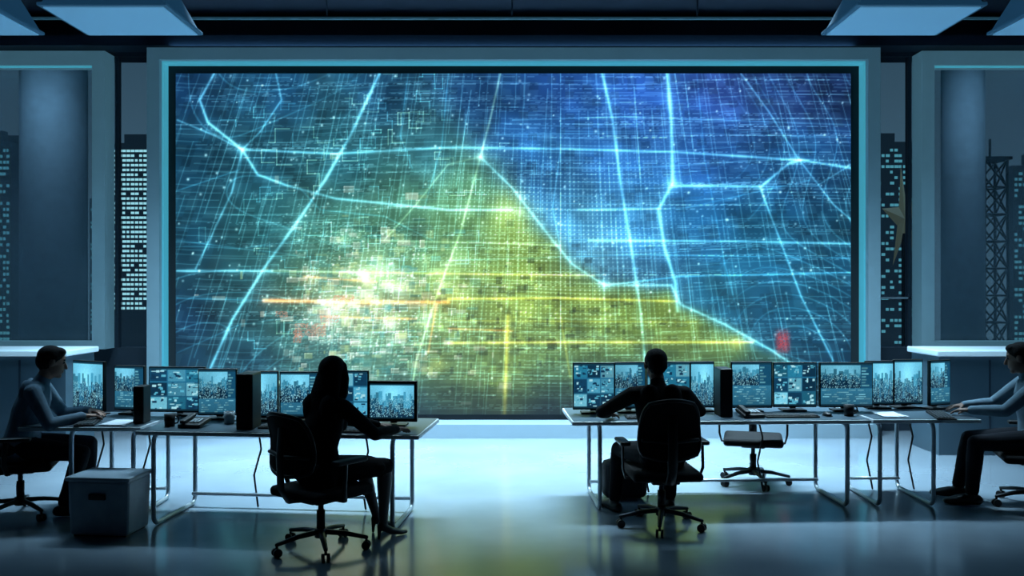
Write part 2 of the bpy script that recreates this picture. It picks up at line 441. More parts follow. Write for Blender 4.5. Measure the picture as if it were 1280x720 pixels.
    for x, y, r, a, c in [(475,335,20,.45,G),(405,400,22,.35,(235,230,215)),(440,380,30,.2,(240,215,160)),(303,187,6,.5,C),(600,196,6,.5,G),(840,230,8,.4,C),(755,356,8,.4,C),
                          (640,262,24,.15,Y),(560,340,20,.2,G),(920,427,9,.4,Y),(470,440,30,.15,(150,220,210)),(545,455,12,.25,Y),(990,200,6,.4,C),(650,265,6,.4,G),
                          (430,300,10,.35,G),(500,360,12,.4,(245,235,205)),(390,350,12,.3,(245,170,100)),(530,400,10,.35,G),(455,345,7,.5,(240,245,225)),(485,405,9,.4,(240,240,210))]:
        addc(a*np.exp(-((px-x)**2+(py-y)**2)/r**2), c)
    for k in range(640):
        if k % 3: x = rng.uniform(222, 1060); y = rng.uniform(94, 515)
        else: x = np.clip(rng.normal(440, 90), 224, 1058); y = np.clip(rng.normal(330, 110), 95, 514)
        r = rng.uniform(.6, 1.7); i0 = max(int(x-228), 0); j0 = max(int(y-100), 0)
        sl = (slice(j0, j0+18), slice(i0, i0+18))
        img[sl] += (rng.uniform(.25, .8)*np.exp(-((px[sl]-x)**2+(py[sl]-y)**2)/r**2))[..., None]*np.array((190, 230, 225))/255
    blot = np.exp(-((px-977)/9)**4-((py-426)/14)**4)*(.45+.55*(rng.random((H, W)) > .4)); blot = blot[..., None]*.8
    img = img*(1-blot)+blot*np.array((205, 66, 76))/255
    for X_, Y_, a_, b_ in ((388, 412, 20, 9), (412, 398, 12, 5), (372, 420, 6, 8), (430, 372, 14, 4), (352, 392, 8, 4)):
        pk = (np.abs(px-X_) < a_)*(np.abs(py-Y_) < b_)*(rng.random((H, W)) > .5); img[pk > 0] = img[pk > 0]*.45+np.array((240, 150, 120))/255*.55
    img = img+np.array((.006, .016, .020))
    img *= np.clip((560-py)/90, .45, 1)[..., None]
    return img
M['map'] = mat_attr('map_display', 1.0)
picture_mesh('display', make_map(), -3.97, 4.0, .227, 4.253, -.01, M['map'], vw)

# ------------------------------------------------------------------ side counters
def counter(x0, x1, y0, y1):
    b = B()
    b.rbox(x0+.04, x1-.04, y0+.05, y1-.03, 0, 1.02, 'counterside')
    for i in range(1, 4):
        xx = x0+(x1-x0)*i/4; b.rbox(xx-.008, xx+.008, y0+.04, y0+.05, .08, .98, 'beam')
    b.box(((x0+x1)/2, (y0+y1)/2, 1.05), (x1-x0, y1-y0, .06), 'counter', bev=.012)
    b.rbox(x0+.1, x1-.1, y0+.08, y1-.1, 0, .01, 'beam')
    b.obj('service_counter')
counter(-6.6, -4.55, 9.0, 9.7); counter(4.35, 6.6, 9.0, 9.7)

# ------------------------------------------------------------------ outside
b = B(); b.rbox(-7, 7, 10.9, 13.4, -.1, 0, 'concrete'); b.obj('terrace_floor')
def column(x, y, r):
    b = B(); b.cyl((0, 0, .12), (0, 0, 4.9), r, 'concrete', n=48); b.cyl((0, 0, 0), (0, 0, .12), r*1.12, 'concrete', n=48)
    b.cyl((0, 0, 4.9), (0, 0, 5.1), r*1.1, 'concrete', n=48)
    b.obj('round_column', (x, y, 0))
column(-6.4, 12.3, .43); column(6.3, 12.3, .28)
b = B()
pts = []
for i in range(10):
    a = math.pi/2+i*math.pi/5+.12; r = (1.0 if i % 2 == 0 else .3); pts.append((r*.30*math.cos(a), r*.74*math.sin(a)))
V = [(p[0], 0, p[1]) for p in pts]+[(0, -.05, 0), (0, .05, 0)]
F = []
for i in range(10):
    j = (i+1) % 10; F += [(i, j, 10), (j, i, 11)]
b.add(V, F, 'star'); b.cyl((0, 0, -2.65), (0, 0, -.2), .025, 'lattice', n=10); b.cyl((0, 0, -2.67), (0, 0, -2.6), .2, 'lattice')
b.obj('star_sculpture', (5.38, 12.1, 2.67))

b = B(); b.rbox(-180, 180, 14, 260, -32.2, -32, 'ground'); b.obj('city_ground')
def building(x0, x1, ztop, y, rows, cols, prob, m, zlit, depth=12, seed=0):
    r = random.Random(seed); b = B()
    b.rbox(x0, x1, y, y+depth, -32, ztop, 'building')
    b.rbox(x0+(x1-x0)*.25, x0+(x1-x0)*.7, y+depth*.2, y+depth*.8, ztop, ztop+1.6, 'building')
    dz = (ztop-.6-zlit)/rows; dx = (x1-x0-.4)/cols
    for i in range(rows):
        for j in range(cols):
            if r.random() < prob:
                xa = x0+.2+j*dx; za = zlit+i*dz; k = r.uniform(.6, .95)
                V = [(xa, y-.03, za), (xa+dx*k, y-.03, za), (xa+dx*k, y-.03, za+dz*.5), (xa, y-.03, za+dz*.5)]
                b.add(V, [(0, 1, 2, 3)], m)
    b.obj('office_tower')
building(-55.6, -48.9, 21.5, 120, 34, 11, .95, 'winlit', -1.2, seed=1)
building(-74, -69.4, 22, 122, 36, 9, .6, 'windim', -8, seed=2, depth=2)
building(-72, -60.5, 17, 150, 30, 14, .55, 'windim', -6, seed=3)
building(49.2, 56.2, 22, 122, 36, 11, .4, 'windim', -6, seed=4)
building(70.6, 78, 19, 124, 34, 12, .55, 'windim', -8, seed=5, depth=1.5)
building(-96, -78, 26, 140, 26, 20, .4, 'windim', -8, seed=6, depth=2)
building(82, 98, 18, 140, 26, 20, .4, 'windim', -8, seed=7, depth=2)
building(-46, -30, 18, 140, 26, 20, .3, 'windim', -8, seed=8)
building(30, 44, 18, 140, 26, 20, .3, 'windim', -8, seed=9)
b = B()
w0, w1 = .42, .25
zt = 4.6
N = 60
for k in range(4):
    sx, sy = ((-1, -1), (1, -1), (1, 1), (-1, 1))[k]
    b.cyl((sx*w0, sy*w0, -32), (sx*w1, sy*w1, zt), .035, 'lattice', n=6)
for i in range(N):
    za = -32+(zt+32)*i/N; zb = -32+(zt+32)*(i+1)/N
    wa = w0+(w1-w0)*i/N; wb = w0+(w1-w0)*(i+1)/N
    c = [(-1, -1), (1, -1), (1, 1), (-1, 1)]
    for k in range(4):
        a_, b_ = c[k], c[(k+1) % 4]
        b.cyl((a_[0]*wa, a_[1]*wa, za), (b_[0]*wb, b_[1]*wb, zb), .022, 'lattice', n=5)
        b.cyl((b_[0]*wa, b_[1]*wa, za), (a_[0]*wb, a_[1]*wb, zb), .022, 'lattice', n=5)
        b.cyl((a_[0]*wa, a_[1]*wa, za), (b_[0]*wa, b_[1]*wa, za), .022, 'lattice', n=5)
b.box((0, 0, zt+.03), (.66, .66, .07), 'lattice')
b.cyl((0, 0, zt-.1), (0, 0, zt+.5), .03, 'lattice', n=6)
b.obj('lattice_tower', (10.86, 20, 0))

# ------------------------------------------------------------------ desks
DZ = .70
def leg_loop(b, x, d):
    r = .06; y0, y1 = .07, d-.07; z0, z1 = .02, DZ-.04
    path = []
    for cx, cy, a0 in ((y1-r, z0+r, -90), (y1-r, z1-r, 0), (y0+r, z1-r, 90), (y0+r, z0+r, 180)):
        for k in range(5):
            a = math.radians(a0+k*22.5); path.append((x, cx+r*math.cos(a), cy+r*math.sin(a)))
    b.tube(path, .017, 'steel', closed=True, n=10)
def desk(name, loc, rz, L, d, legs):
    """origin at front-left corner on floor, +Y is away"""
    b = B()
    b.box((L/2, d/2, DZ-.015), (L, d, .03), 'edge', bev=.006)
    b.rbox(.012, L-.012, .012, d-.012, DZ-.001, DZ+.003, 'top')
    for x in legs: leg_loop(b, x, d)
    b.cyl((legs[0], d-.12, .10), (legs[-1], d-.12, .10), .014, 'steel')
    b.cyl((legs[0], d-.10, DZ-.06), (legs[-1], d-.10, DZ-.06), .016, 'steel')
    b.box((L/2, d-.06, DZ-.09), (L*.8, .1, .05), 'black', bev=.008)
    for x in (L*.3, L*.72):
        b.tube([(x, d-.06, DZ-.1), (x+.03, d-.08, .45), (x-.02, d-.1, .25), (x+.02, d-.12, .012)], .008, 'black', n=8)
    return b.obj(name, loc, rz)
a6 = math.radians(-5.5)
L1 = 2.05
fl = Vector((-.646, 6.08))-Vector((math.cos(a6), math.sin(a6)))*L1
desk('office_desk', (fl.x, fl.y, 0), a6, L1, .80, (.1, L1-.20))
desk('office_desk', (-3.62, 6.44, 0), 0, .90, .80, (.36, .82))
a3 = math.radians(2.5)
desk('office_desk', (.46, 6.70, 0), a3, 2.32, .78, (.22, 2.16))
desk('office_desk', (2.80, 6.82, 0), 0, .84, .80, (.08, .5))

# ------------------------------------------------------------------ monitors
M['screen'] = mat_attr('monitor_display', 1.0)
def screen_img(seed, W=96, H=60):
    r = np.random.default_rng(seed)
    style = seed % 3
    yy, xx = np.mgrid[0:H, 0:W]
    img = np.zeros((H, W, 3))
    base = np.array([(60,150,185),(34,104,138),(50,124,158)][style])/255
    img[:] = base*(1.25-.5*yy/H)[..., None]
    glow = np.exp(-((xx-W*r.uniform(.3, .7))/(W*.3))**2-((yy-H*.4)/(H*.35))**2)
    def sky(h0, lay=((.42, (62,144,175)), (.6, (28,92,124)), (.78, (12,50,76)))):
        o = np.zeros((h0, W, 3)); o[:] = np.array((104, 194, 226))/255*(1.08-.35*np.arange(h0)[:, None]/h0)[..., None]
        o += glow[:h0, :, None]*np.array((.2, .26, .28))
        for layer, c in lay:
            x = 0
            while x < W:
                w = r.integers(2, 9); h = int(np.clip(h0*(layer+r.uniform(-.2, .12)), 0, h0-1))
                o[h:, x:x+w] = np.array(c)/255*r.uniform(.85, 1.2); x += w
        wn = (r.random((h0, W)) > .86)*(np.arange(h0)[:, None] > h0*.4); o[wn] = np.array((160, 232, 248))/255
        return o
    if style == 0:
        img = sky(H)
    elif style == 1:
        for i in range(3):
            for j in range(3):
                y0, x0 = i*H//3+1, j*W//3+1
                img[y0:y0+H//3-2, x0:x0+W//3-2] = np.array([(80,170,205),(18,66,98),(120,205,230),(36,120,152)][r.integers(0, 4)])/255*r.uniform(.75, 1.1)
                for _ in range(14):
                    a, bb = y0+r.integers(0, H//3-4), x0+r.integers(0, W//3-10)
                    img[a:a+r.integers(1, 4), bb:bb+r.integers(2, 10)] = np.array([(170,232,245),(16,54,84),(90,184,212)][r.integers(0, 3)])/255
    else:
        h0 = int(H*r.uniform(.5, .7)); img[:h0] = sky(h0)*r.uniform(.85, 1.0)
        for k in range(h0+2, H-3, 3):
            for _ in range(5):
                a = r.integers(0, W-14); img[k, a:a+r.integers(4, 14)] = np.array((140, 220, 240))/255*r.uniform(.6, 1)
        sb = int(W*r.uniform(.68, .8)); img[3:h0, sb:] = np.array((22, 80, 112))/255
        for k in range(6, h0-2, 4): img[k:k+2, sb+2:sb+2+r.integers(6, 16)] = np.array((120, 208, 230))/255*r.uniform(.6, 1)
    img[:3] = np.array((20, 60, 80))/255; img[-3:] = np.array((14, 44, 60))/255
    img *= .94+.12*r.random((H, W, 1))
    return img*.95
def monitor(x, y, w, h, rz, seed, zbase=DZ+.003, lift=.035, bz=.009):
    e = empty('computer_monitor', (x, y, zbase), rz)
    b = B()
    b.box((0, .012, lift+h/2), (w, .03, h), 'black', bev=.005)
    b.box((0, .035, lift+h/2), (w*.6, .03, h*.55), 'black', bev=.01)
    b.box((0, .06, lift+h*.3), (.05, .02, h*.6+lift), 'black', bev=.004)
    b.box((0, .06, .007), (.2, .14, .012), 'black', bev=.004)
    b.obj('housing', parent=e)
    picture_mesh('display', screen_img(seed), -w/2+bz, w/2-bz, lift+bz+.003, lift+h-bz, -.0045, M['screen'], e)
monitor(-.88, 6.46, .37, .30, math.radians(-4), 6, bz=.022)
monitor(-1.25, 6.64, .34, .36, math.radians(-4), 4)
monitor(-1.60, 6.66, .32, .35, math.radians(-2), 8)
monitor(-1.90, 6.70, .24, .35, math.radians(2), 3)
monitor(-2.27, 6.78, .30, .36, math.radians(0), 5)
monitor(-2.65, 6.96, .46, .36, math.radians(-4), 10)
monitor(-3.07, 7.06, .28, .36, math.radians(-14), 11)
monitor(-3.39, 7.04, .36, .40, math.radians(-26), 12)
monitor(.66, 7.10, .34, .38, math.radians(0), 13)
monitor(.96, 7.16, .26, .38, math.radians(4), 14)
monitor(1.28, 7.20, .36, .38, 0, 19)
monitor(1.56, 7.22, .20, .38, 0, 15)
monitor(1.96, 7.20, .34, .38, math.radians(2), 17)
monitor(2.33, 7.25, .36, .37, math.radians(0), 16)
monitor(2.75, 7.24, .44, .37, math.radians(0), 20)
monitor(3.09, 7.40, .24, .37, 0, 21)
monitor(3.34, 7.42, .26, .38, math.radians(6), 18)
monitor(3.58, 7.36, .24, .38, math.radians(24), 23)

def keyboard(x, y, rz):
    b = B(); b.box((0, 0, .008), (.42, .14, .014), 'black', bev=.004)
    for i in range(5):
        for j in range(14):
            b.box((-.188+j*.029, -.048+i*.024, .018), (.024, .019, .006), 'key')
    b.obj('keyboard', (x, y, DZ+.003), rz)
keyboard(-1.00, 6.22, math.radians(-8)); keyboard(-1.62, 6.40, math.radians(-5)); keyboard(1.10, 6.88, .04); keyboard(2.2, 6.95, .02); keyboard(-3.2, 6.66, math.radians(-74)); keyboard(3.40, 6.98, math.radians(76))
def mouse(x, y):
    b = B(); b.ell((0, 0, .014), (.03, .052, .018), 'black'); b.box((0, .02, .03), (.006, .016, .006), 'pale', bev=.002); b.box((0,0,.004),(.05,.09,.006),'black',bev=.002)
    b.obj('computer_mouse', (x, y, DZ+.005), .1)
mouse(-1.34, 6.32); mouse(1.42, 6.90); mouse(2.5, 6.98)
def mug(x, y, m='black'):
    b = B(); b.cyl((0, 0, 0), (0, 0, .09), .036, m, r1=.04, n=24); b.cyl((0, 0, .0905), (0, 0, .091), .035, 'key', n=24)
    b.tube([(.036, 0, .075), (.062, 0, .07), (.066, 0, .045), (.058, 0, .025), (.036, 0, .02)], .006, m)
    b.obj('coffee_mug', (x, y, DZ+.003))
mug(-2.52, 6.48); mug(-2.12, 6.60, 'pale'); mug(2.68, 7.0)
def speaker(x, y, w, h, d=.22):
    b = B(); b.box((0, 0, h/2), (w, d, h), 'black', bev=.008)
    b.cyl((0, -d/2-.004, h*.3), (0, -d/2+.01, h*.3), w*.36, 'chairmetal', n=24); b.cyl((0, -d/2-.008, h*.3), (0, -d/2, h*.3), w*.28, 'black', n=24)
    b.cyl((0, -d/2-.004, h*.72), (0, -d/2+.01, h*.72), w*.22, 'chairmetal', n=24); b.cyl((0, -d/2-.008, h*.72), (0, -d/2, h*.72), w*.15, 'black', n=24)
    b.obj('desktop_speaker', (x, y, DZ+.003))
speaker(-1.92, 6.42, .12, .40); speaker(-2.80, 6.66, .08, .28, .14); speaker(1.69, 7.04, .10, .38)
def papers(x, y, rz):
    b = B()
    for i in range(4): b.box((random.uniform(-.01, .01), random.uniform(-.01, .01), .002+i*.002), (.18, .26, .0016), 'paper', rot=(0, 0, random.uniform(-.06, .06)))
    b.obj('paper_stack', (x, y, DZ+.004), rz)
papers(-2.95, 6.62, 0); papers(3.02, 7.03, 0)
def phone(x, y, rz):
    b = B(); b.box((0, 0, .025), (.17, .2, .03), 'black', rot=(.15, 0, 0), bev=.008)
    b.box((-.05, 0, .055), (.045, .19, .025), 'black', rot=(.15, 0, 0), bev=.01)
    for i in range(4):
        for j in range(3): b.box((.0+j*.025, -.05+i*.022, .038+i*.0033), (.018, .014, .008), 'pale', rot=(.15, 0, 0))
    b.obj('desk_phone', (x, y, DZ+.008), rz)
phone(1.88, 6.95, .1); phone(-2.33, 6.46, -.1)

# under-desk items
b = B()
b.box((0, 0, .20), (.42, .30, .38), 'storage', taper=1.06, bev=.02); b.box((0, 0, .40), (.47, .34, .03), 'storage', bev=.01)
b.box((0, -.165, .28), (.12, .02, .04), 'black', bev=.006); b.box((0, 0, .005), (.38, .26, .01), 'black')
b.obj('storage_bin', (-2.84, 6.22, 0), -.1)
b = B()
b.box((0, 0, .16), (.36, .2, .31), 'bag', bev=.06, seg=3); b.box((0, -.11, .12), (.26, .07, .17), 'bag', bev=.025, seg=3)
b.tube([(-.07, 0, .3), (-.06, 0, .36), (0, 0, .38), (.06, 0, .36), (.07, 0, .3)], .011, 'bag'); b.tube([(-.14, .1, .28), (-.18, .15, .18), (-.14, .1, .06)], .014, 'bag')
b.obj('laptop_bag', (.92, 7.22, 0), .1)

# ------------------------------------------------------------------ office chair
def chair(x, y, rz, seat=.43, arms=True, back_top=1.02):
    b = B()
    for k in range(5):
        a = math.radians(90+72*k+20); c, s_ = math.cos(a), math.sin(a)
        b.tube([(.03*c, .03*s_, .115), (.16*c, .16*s_, .105), (.30*c, .30*s_, .078)], [(.024, .018), (.02, .016), (.014, .013)], 'chairmetal', n=10, side=(-s_, c, 0))
        b.cyl((.30*c, .30*s_, .045), (.30*c, .30*s_, .08), .009, 'black', n=8)
        for o in (-.017, .017):
            p = Vector((.30*c-s_*o, .30*s_+c*o, .028)); q = Vector((-s_, c, 0))*.009
            b.cyl(p-q, p+q, .028, 'black', n=18)
    b.cyl((0, 0, .08), (0, 0, .14), .04, 'chairmetal'); b.cyl((0, 0, .14), (0, 0, .26), .028, 'black'); b.cyl((0, 0, .26), (0, 0, seat-.08), .018, 'chairmetal')
    b.box((0, -.02, seat-.085), (.2, .26, .035), 'black', bev=.01)
    b.box((0, .01, seat-.038), (.50, .48, .068), 'chair', bev=.03, seg=4)
    b.tube([(0, -.1, seat-.085), (0, -.26, seat-.07), (0, -.32, seat+.02), (0, -.33, seat+.22), (0, -.315, seat+.40)], [(.035, .012)]*5, 'black', n=10, side=(1, 0, 0))
    z0, z1 = seat+.10, back_top; nx, nz = 12, 12
    def bp(u, v, off=0):
        w = .225*(1-.16*(2*v-1)**4)-.035*v
        z = z0+(z1-z0)*v
        return (u*w, -.295+.055*u*u+.03*math.sin(v*math.pi)-.05*v*v+off, z-.03*u*u*(1 if v > .5 else -1)*abs(2*v-1))
    V = []; F = []
    for off in (0, -.014):
        for i in range(nz+1):
            for j in range(nx+1): V.append(bp(2*j/nx-1, i/nz, off))
    n1 = (nx+1)*(nz+1)
    for i in range(nz):
        for j in range(nx):
            a = i*(nx+1)+j; F.append((a, a+nx+1, a+nx+2, a+1)); F.append((n1+a, n1+a+1, n1+a+nx+2, n1+a+nx+1))
    b.add(V, F, 'chair', True)
    loop = []
    for j in range(nx+1): loop.append(bp(2*j/nx-1, 0, -.007))
    for i in range(1, nz+1): loop.append(bp(1, i/nz, -.007))
    for j in range(nx-1, -1, -1): loop.append(bp(2*j/nx-1, 1, -.007))
    for i in range(nz-1, 0, -1): loop.append(bp(-1, i/nz, -.007))
    b.tube(loop, .014, 'black', closed=True, n=8)
    b.tube([bp(-.9, .3, -.03), bp(0, .3, -.03), bp(.9, .3, -.03)], .014, 'black', n=8)
    if arms:
        for sx in (-1, 1):
            b.tube([(sx*.12, -.02, seat-.08), (sx*.27, -.03, seat-.07), (sx*.29, -.05, seat), (sx*.29, -.04, seat+.17)], [(.02, .01)]*4, 'black', n=8, side=(0, 1, 0))
            b.box((sx*.285, .0, seat+.185), (.075, .25, .03), 'black', bev=.012)
    return b.obj('office_chair', (x, y, 0), rz)

# ------------------------------------------------------------------ people
def ik(a, t, l1, l2, pole):
    a, t, pole = Vector(a), Vector(t), Vector(pole)
    d = t-a; L = min(d.length, l1+l2-.004); u = d.normalized()
    x = (l1*l1-l2*l2+L*L)/(2*L); h = math.sqrt(max(l1*l1-x*x, 0))
    p = (pole-u*pole.dot(u)).normalized()
    return a+u*x+p*h, a+u*L

class Body:
    def __init__(s): s.v = []; s.f = []; s.prims = []
    def add(s, V, F):
        o = len(s.v); s.v += [tuple(v) for v in V]; s.f += [tuple(o+i for i in f) for f in F]
    def tube(s, path, rad, g, side=None, n=14):
        V, F = sweep(path, rad, side, n); s.add(V, F)
        P = [Vector(p) for p in path]
        for i in range(len(P)-1):
            r0 = rad[i] if isinstance(rad, list) else rad; r1 = rad[i+1] if isinstance(rad, list) else rad
            r0 = r0 if isinstance(r0, tuple) else (r0, r0); r1 = r1 if isinstance(r1, tuple) else (r1, r1)
            T = (P[i+1]-P[i]).normalized(); ref = Vector(side) if side is not None else (Vector((1, 0, 0)) if abs(T.x) < .8 else Vector((0, 1, 0)))
            S = (ref-T*ref.dot(T)).normalized(); s.prims.append(('t', P[i], P[i+1], T, S, T.cross(S), r0, r1, g))
    def ell(s, c, r, g, R=Matrix.Identity(3)):
        V, F = ellipsoid(c, r, R, 20, 14); s.add(V, F); s.prims.append(('e', Vector(c), r, R, g))
    def build(s, name, mats, loc, rz, voxel=.006):
        me = bpy.data.meshes.new(name+'_raw'); me.from_pydata(s.v, [], s.f); me.update()
        tmp = bpy.data.objects.new(name+'_raw', me); scene.collection.objects.link(tmp)
        md = tmp.modifiers.new('r', 'REMESH'); md.mode = 'VOXEL'; md.voxel_size = voxel; md.use_smooth_shade = True
        sm = tmp.modifiers.new('s', 'SMOOTH'); sm.factor = .5; sm.iterations = 3
        dg = bpy.context.evaluated_depsgraph_get(); dg.update()
        nm = bpy.data.meshes.new_from_object(tmp.evaluated_get(dg)); nm.name = name
        bpy.data.objects.remove(tmp); bpy.data.meshes.remove(me)
        n = len(nm.polygons); C = np.zeros(n*3, np.float32); nm.polygons.foreach_get('center', C); C = C.reshape(-1, 3)
        best = np.full(n, 1e9); lab = np.zeros(n, np.int32); names = list(mats.keys())
        for p in s.prims:
            if p[0] == 'e':
                R = np.array(p[3]); q = (C-np.array(p[1])) @ R; r = np.array(p[2])
                val = (np.linalg.norm(q/r, axis=1)-1)*min(p[2])
            else:
                _, A, Bq, T, S, Fv, r0, r1, g = p
                L = (Bq-A).length; rel = C-np.array(A); t = rel @ np.array(T); tc = np.clip(t, 0, L)/L
                a = r0[0]+(r1[0]-r0[0])*tc; b_ = r0[1]+(r1[1]-r0[1])*tc; ex = t-tc*L
                m_ = np.minimum(a, b_)
                val = (np.sqrt((rel @ np.array(S)/a)**2+(rel @ np.array(Fv)/b_)**2+(ex/m_)**2)-1)*m_
            u = val < best; best[u] = val[u]; lab[u] = names.index(p[-1])
        nm.materials.clear()
        for k in names: nm.materials.append(mats[k])
        nm.polygons.foreach_set('material_index', lab); nm.polygons.foreach_set('use_smooth', np.ones(n, bool)); nm.update()
        o = bpy.data.objects.new(name, nm); scene.collection.objects.link(o); o.location = loc; o.rotation_euler = (0, 0, rz)
        return o

def hand(bd, W, d, up, sgn, k=1.0, curl=.5):
    d = Vector(d).normalized(); up = Vector(up); up = (up-d*up.dot(d)).normalized()
    s = d.cross(up)*1.0
    thumb = -s*sgn
    W = Vector(W)
    bd.tube([W-d*.01, W+d*.045*k, W+d*.085*k], [(.026*k, .018*k), (.038*k, .016*k), (.040*k, .013*k)], 'skin', side=s)
    for i, (o, l) in enumerate(((.030, .068), (.010, .078), (-.010, .072), (-.029, .056))):
        r0 = W+d*.085*k+thumb*(o*k)
        p = r0; pts = [r0-d*.01]; ang = .15
        pts.append(p)
        for j, fr in enumerate((.45, .32, .23)):
            ang += curl*(.45 if j else .35)
            p = p+(d*math.cos(ang)-up*math.sin(ang)+thumb*(o*1.5))*(l*k*fr); pts.append(p)
        bd.tube(pts, [.0095*k, .0095*k, .0088*k, .008*k, .007*k], 'skin', n=10)
    t0 = W+d*.02*k+thumb*.026*k
    bd.tube([t0, t0+(d*.6+thumb*.75-up*.2)*.034*k, t0+(d*.85+thumb*.7-up*.35)*.062*k, t0+(d*1.1+thumb*.6-up*.5)*.08*k], [.013*k, .0115*k, .010*k, .008*k], 'skin', n=10)

def person(name, loc, rz, lean=10, curve=.15, seat=.43, k=1.0, female=False, wL=(-.2, .4, .75), wR=(.2, .4, .75), aL=(-.12, .4, .08), aR=(.12, .4, .08),
           yaw=0, pitch=0, roll=0, mats=None, poleL=(-.8, -.2, -.9), poleR=(.8, -.2, -.9), skirt=False, hdL=None, hdR=None):
    bd = Body(); ln = math.radians(lean)
    Pv = Vector((0, -.02, seat+.10))
    def sp(t, x=0, y=0): return Pv+Vector((x, math.sin(ln)*t+curve*t*t+y, math.cos(ln)*t))*1.0
    sh = .92 if female else 1.0
    path = [sp(t*k) for t in (-.045, .05, .16, .28, .38, .455, .49)]
    if female: rad = [(.172, .118), (.165, .112), (.132, .098), (.152, .114), (.158, .10), (.108, .072), (.05, .05)]
    else: rad = [(.170, .122), (.165, .122), (.160, .116), (.180, .124), (.188, .112), (.135, .08), (.062, .058)]
    rad = [(a*k, b_*k) for a, b_ in rad]
    bd.tube(path, rad, 'top', side=(1, 0, 0), n=24)
    for sx in (-1, 1): bd.ell(sp(.40*k, sx*.085*k, -.055*k), (.075*k, .05*k, .11*k), 'top')
    if female:
        for sx in (-1, 1): bd.ell(sp(.30*k, sx*.065*k, .085*k), (.06*k, .05*k, .06*k), 'top')
    bd.ell(Pv+Vector((0, -.035, -.01)), (.18*k, .125*k, .095*k), 'legs')
    bd.tube([sp(.475*k, 0, .0), sp(.515*k, 0, .005)], [(.066*k*sh, .064*k*sh), (.056*k*sh, .056*k*sh)], 'top', side=(1, 0, 0), n=20)
    neck0 = sp(.46*k); nt = sp(.565*k, 0, .010)
    bd.tube([neck0, nt], [.054*k*sh, .053*k*sh], 'skin', n=18)
    R = (Matrix.Rotation(math.radians(yaw), 3, 'Z') @ Matrix.Rotation(math.radians(pitch), 3, 'X') @ Matrix.Rotation(math.radians(roll), 3, 'Y'))
    Hc = nt+R @ Vector((0, .018, .082))*k
    def hp(x, y, z): return Hc+R @ Vector((x, y, z))*k
    def he(c, r, g): bd.ell(hp(*c), tuple(q*k for q in r), g, R)
    he((0, -.008, .02), (.075, .093, .088), 'skin'); he((0, .022, -.045), (.060, .066, .078), 'skin'); he((0, .062, -.1), (.028, .024, .022), 'skin')
    bd.tube([hp(0, .083, .008), hp(0, .098, -.018), hp(0, .103, -.034)], [.008*k, .011*k, .014*k], 'skin', n=10)
    he((.03, .079, .026), (.020, .008, .004), 'hair'); he((-.03, .079, .026), (.020, .008, .004), 'hair')
    he((.03, .079, .005), (.014, .009, .008), 'eye'); he((-.03, .079, .005), (.014, .009, .008), 'eye')
    he((0, .084, -.062), (.024, .010, .006), 'lip'); he((0, .082, -.071), (.02, .010, .006), 'lip')
    for sx in (-1, 1): he((sx*.080, -.004, -.008), (.012, .02, .032), 'skin')
    he((0, -.020, .038), (.084, .097, .083), 'hair'); he((0, -.050, .0), (.077, .068, .078), 'hair')
    if female:
        he((0, -.03, .02), (.092, .094, .1), 'hair')
        bd.tube([hp(0, -.03, .06), hp(0, -.062, -.04), hp(0, -.09, -.14), hp(0, -.105, -.25), hp(.005, -.10, -.34)],
                [(.08*k, .06*k), (.098*k, .058*k), (.112*k, .052*k), (.105*k, .042*k), (.055*k, .022*k)], 'hair', side=R @ Vector((1, 0, 0)), n=22)
        for sx in (-1, 1):
            bd.tube([hp(sx*.06, .01, .05), hp(sx*.088, .0, -.04), hp(sx*.098, -.02, -.14), hp(sx*.09, -.05, -.24)], [.03*k, .034*k, .034*k, .016*k], 'hair')
    else:
        for sx in (-1, 1): he((sx*.073, -.005, .03), (.012, .035, .035), 'hair')
        he((0, .030, .080), (.060, .050, .034), 'hair')
    for sx, wt, pole, g, hd in ((-1, wL, poleL, 'sleeve', hdL), (1, wR, poleR, 'sleeve', hdR)):
        S0 = sp(.425*k, sx*(.168 if female else .195)*k, 0)
        E, Wp = ik(S0, wt, .285*k, .255*k, pole)
        bd.tube([sp(.44*k, sx*.07*k), sp(.437*k, sx*.13*k), S0], [.055*k*sh, .057*k*sh, .062*k*sh], 'top', n=14)
        bd.tube([S0, S0.lerp(E, .3), S0.lerp(E, .7), E], [.064*k*sh, .060*k*sh, .052*k*sh, .047*k*sh], g, n=16)
        bd.tube([E, E.lerp(Wp, .3), E.lerp(Wp, .75), E.lerp(Wp, .93)], [.047*k*sh, .046*k*sh, .038*k*sh, .035*k*sh], g, n=16)
        bd.tube([E.lerp(Wp, .8), Wp], [.027*k, .024*k], 'skin', n=12)
        fd = (Wp-E).normalized(); hdir = Vector(hd) if hd else Vector((fd.x, fd.y, 0))
        if not hd: hdir = hdir.normalized()+Vector((0, 0, -.08))
        hand(bd, Wp, hdir, (0, 0, 1), sx, .95*k)
    for sx, an in ((-1, aL), (1, aR)):
        Hj = Pv+Vector((sx*.088*k, .03, -.005))
        K, A = ik(Hj, an, .43*k, .41*k, (sx*.15, .5, 1))
        lg = 'legs'
        bd.tube([Hj, Hj.lerp(K, .4), Hj.lerp(K, .8), K], [.088*k, .082*k, .068*k, .062*k], lg, n=18)
        if female:
            bd.tube([K, K.lerp(A, .3), K.lerp(A, .7), A], [.054*k, .053*k, .037*k, .030*k], 'calf', n=16)
        else:
            bd.tube([K, K.lerp(A, .3), K.lerp(A, .7), K.lerp(A, .93)], [.062*k, .064*k, .054*k, .052*k], lg, n=16)
            bd.tube([K.lerp(A, .8), A], [.036*k, .035*k], 'shoe', n=12)
        ft = (Vector((K.x-Hj.x, K.y-Hj.y, 0))).normalized()
        s_ = ft.cross(Vector((0, 0, 1)))
